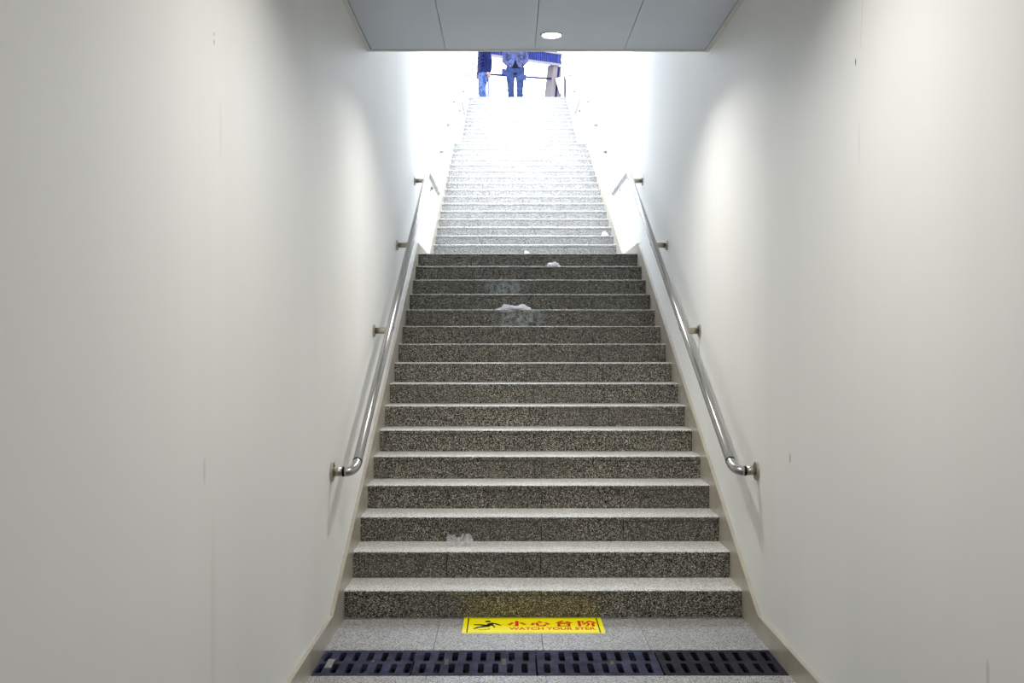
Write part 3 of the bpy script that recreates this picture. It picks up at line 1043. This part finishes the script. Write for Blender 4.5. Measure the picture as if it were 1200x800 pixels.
# canopy: blue ribbed fascia running obliquely away from the camera, on raking beige columns
A = Vector((px(575, 33.5), 33.5, pz(66.3, 33.5)))
B = Vector((px(656, 36.0), 36.0, pz(77.3, 36.0)))
dirc = (B - A); dirc.z = 0; Lc = dirc.length; ang = math.atan2(dirc.y, dirc.x)
base = Vector((A.x, A.y, ZTOP))
cn = thing('street_canopy', 'blue ribbed canopy fascia with white edges on raking beige columns, outside behind the people', 'canopy', base, ang)
zb, zl = A.z - ZTOP, (B.z - ZTOP)
slope = (zl - zb) / Lc
def bar(bm, x0, x1, y0, y1, za, zb_):      # follows the canopy's fall
    prism(bm, [(x0, za + slope * x0), (x1, za + slope * x1), (x1, zb_ + slope * x1), (x0, zb_ + slope * x0)], 'y', y0, y1)
bm = bmesh.new(); bar(bm, -.28, Lc - .02, 0, .25, .075 + zb, .40 + zb)
for k in range(34):
    x = -.26 + k * (Lc + .22) / 34
    bar(bm, x, x + .035, -.02, 0.005, .08 + zb, .395 + zb)
obj('fascia', bm, BLUE, cn)
bm = bmesh.new(); bar(bm, -.3, Lc, -.03, .05, zb, .075 + zb)
obj('edge_strip', bm, PALE, cn)
bm = bmesh.new(); bar(bm, -.3, Lc, -.03, .05, .40 + zb, .475 + zb)
obj('edge_strip', bm, PALE, cn)
bm = bmesh.new(); bar(bm, .3, Lc - .5, .1, .7, .475 + zb, .95 + zb)
obj('roof_deck', bm, BLUE, cn)
bm = bmesh.new(); bar(bm, Lc - .02, Lc + .16, 0.0, .3, .05 + zb, .45 + zb)
obj('end_cap', bm, BLUEDK, cn)
zr = pz(86.4, 33.5) - ZTOP
bm = bmesh.new(); tube(bm, [(-.3, .1, zr - .042), (Lc - .3, .1, zr + .14 * (Lc - .3))], .036, 10)
obj('tie_rail', bm, BLUEDK, cn, True)
xm = (px(604, 34.4) - A.x) / math.cos(ang)
bm = bmesh.new(); box(bm, xm - .60, xm + .58, .04, .065, zr + .165 - .06, zr + .165 + .14, .006)
obj('sign_plate', bm, BLUE, cn)
xp = (px(574.6, 33.5) - A.x) / math.cos(ang)
bm = bmesh.new(); tube(bm, [(xp, .1, 0), (xp, .1, zb + .08)], .03, 12)
lathe(bm, [(0, 0), (.09, 0), (.09, .015), (.03, .02)], 20, Matrix.Translation((xp, .1, 0)))
obj('pole', bm, BLUEDK, cn, True)
def rake(bm, xb, xt, y0, y1, w_, zt):
    prism(bm, [(xb, 0), (xb + w_, 0), (xt + w_, zt), (xt, zt)], 'y', y0, y1)
colz = zb + slope * Lc
for xb, xt, w_ in ((Lc - .98, Lc - .30, .23), (Lc - .62, Lc + .06, .34)):
    bm = bmesh.new(); rake(bm, xb, xt, .02, .3, w_, colz + .01)
    obj('column', bm, BEIGE, cn)
bm = bmesh.new()
prism(bm, [(Lc - .25, colz - .48), (Lc - .06, colz - .42), (Lc + .16, colz - .92), (Lc - .02, colz - .98)], 'y', -.12, .0)
obj('brace', bm, WHITE, cn)
bm = bmesh.new(); rake(bm, Lc - .76, Lc - .08, .06, .2, .15, colz)  # dark strip added to stand for the dark gap between the columns
obj('dark_gap_strip', bm, BLUEDK, cn)
bm = bmesh.new(); box(bm, Lc - .1, Lc + 3.5, .3, .5, colz + .30, colz + .42); box(bm, Lc + 3.2, Lc + 3.45, .25, .55, 0, colz + .3)
obj('crossbeam', bm, BEIGE, cn)

# unseen roof with posts, added over the stair head to shade the two people
bm = bmesh.new()
prism(bm, [(22.75, ZTOP + 2.95), (28.2, ZTOP + 3.05), (28.2, ZTOP + 3.2), (22.75, ZTOP + 3.1)], 'x', -3.2, 3.2)
hr = thing('added_shade_roof', 'unseen flat roof added over the stair head to shade the two people', 'roof', (0, 0, 0))
obj('shade_slab', bm, WHITE, hr)
for x, y in ((-2.6, 23.2), (2.6, 23.2), (-2.6, 27.8), (2.6, 27.8)):
    bm = bmesh.new(); box(bm, x - .07, x + .07, y - .07, y + .07, ZTOP, ZTOP + 3.0, .006)
    obj('column', bm, WHITE, hr)
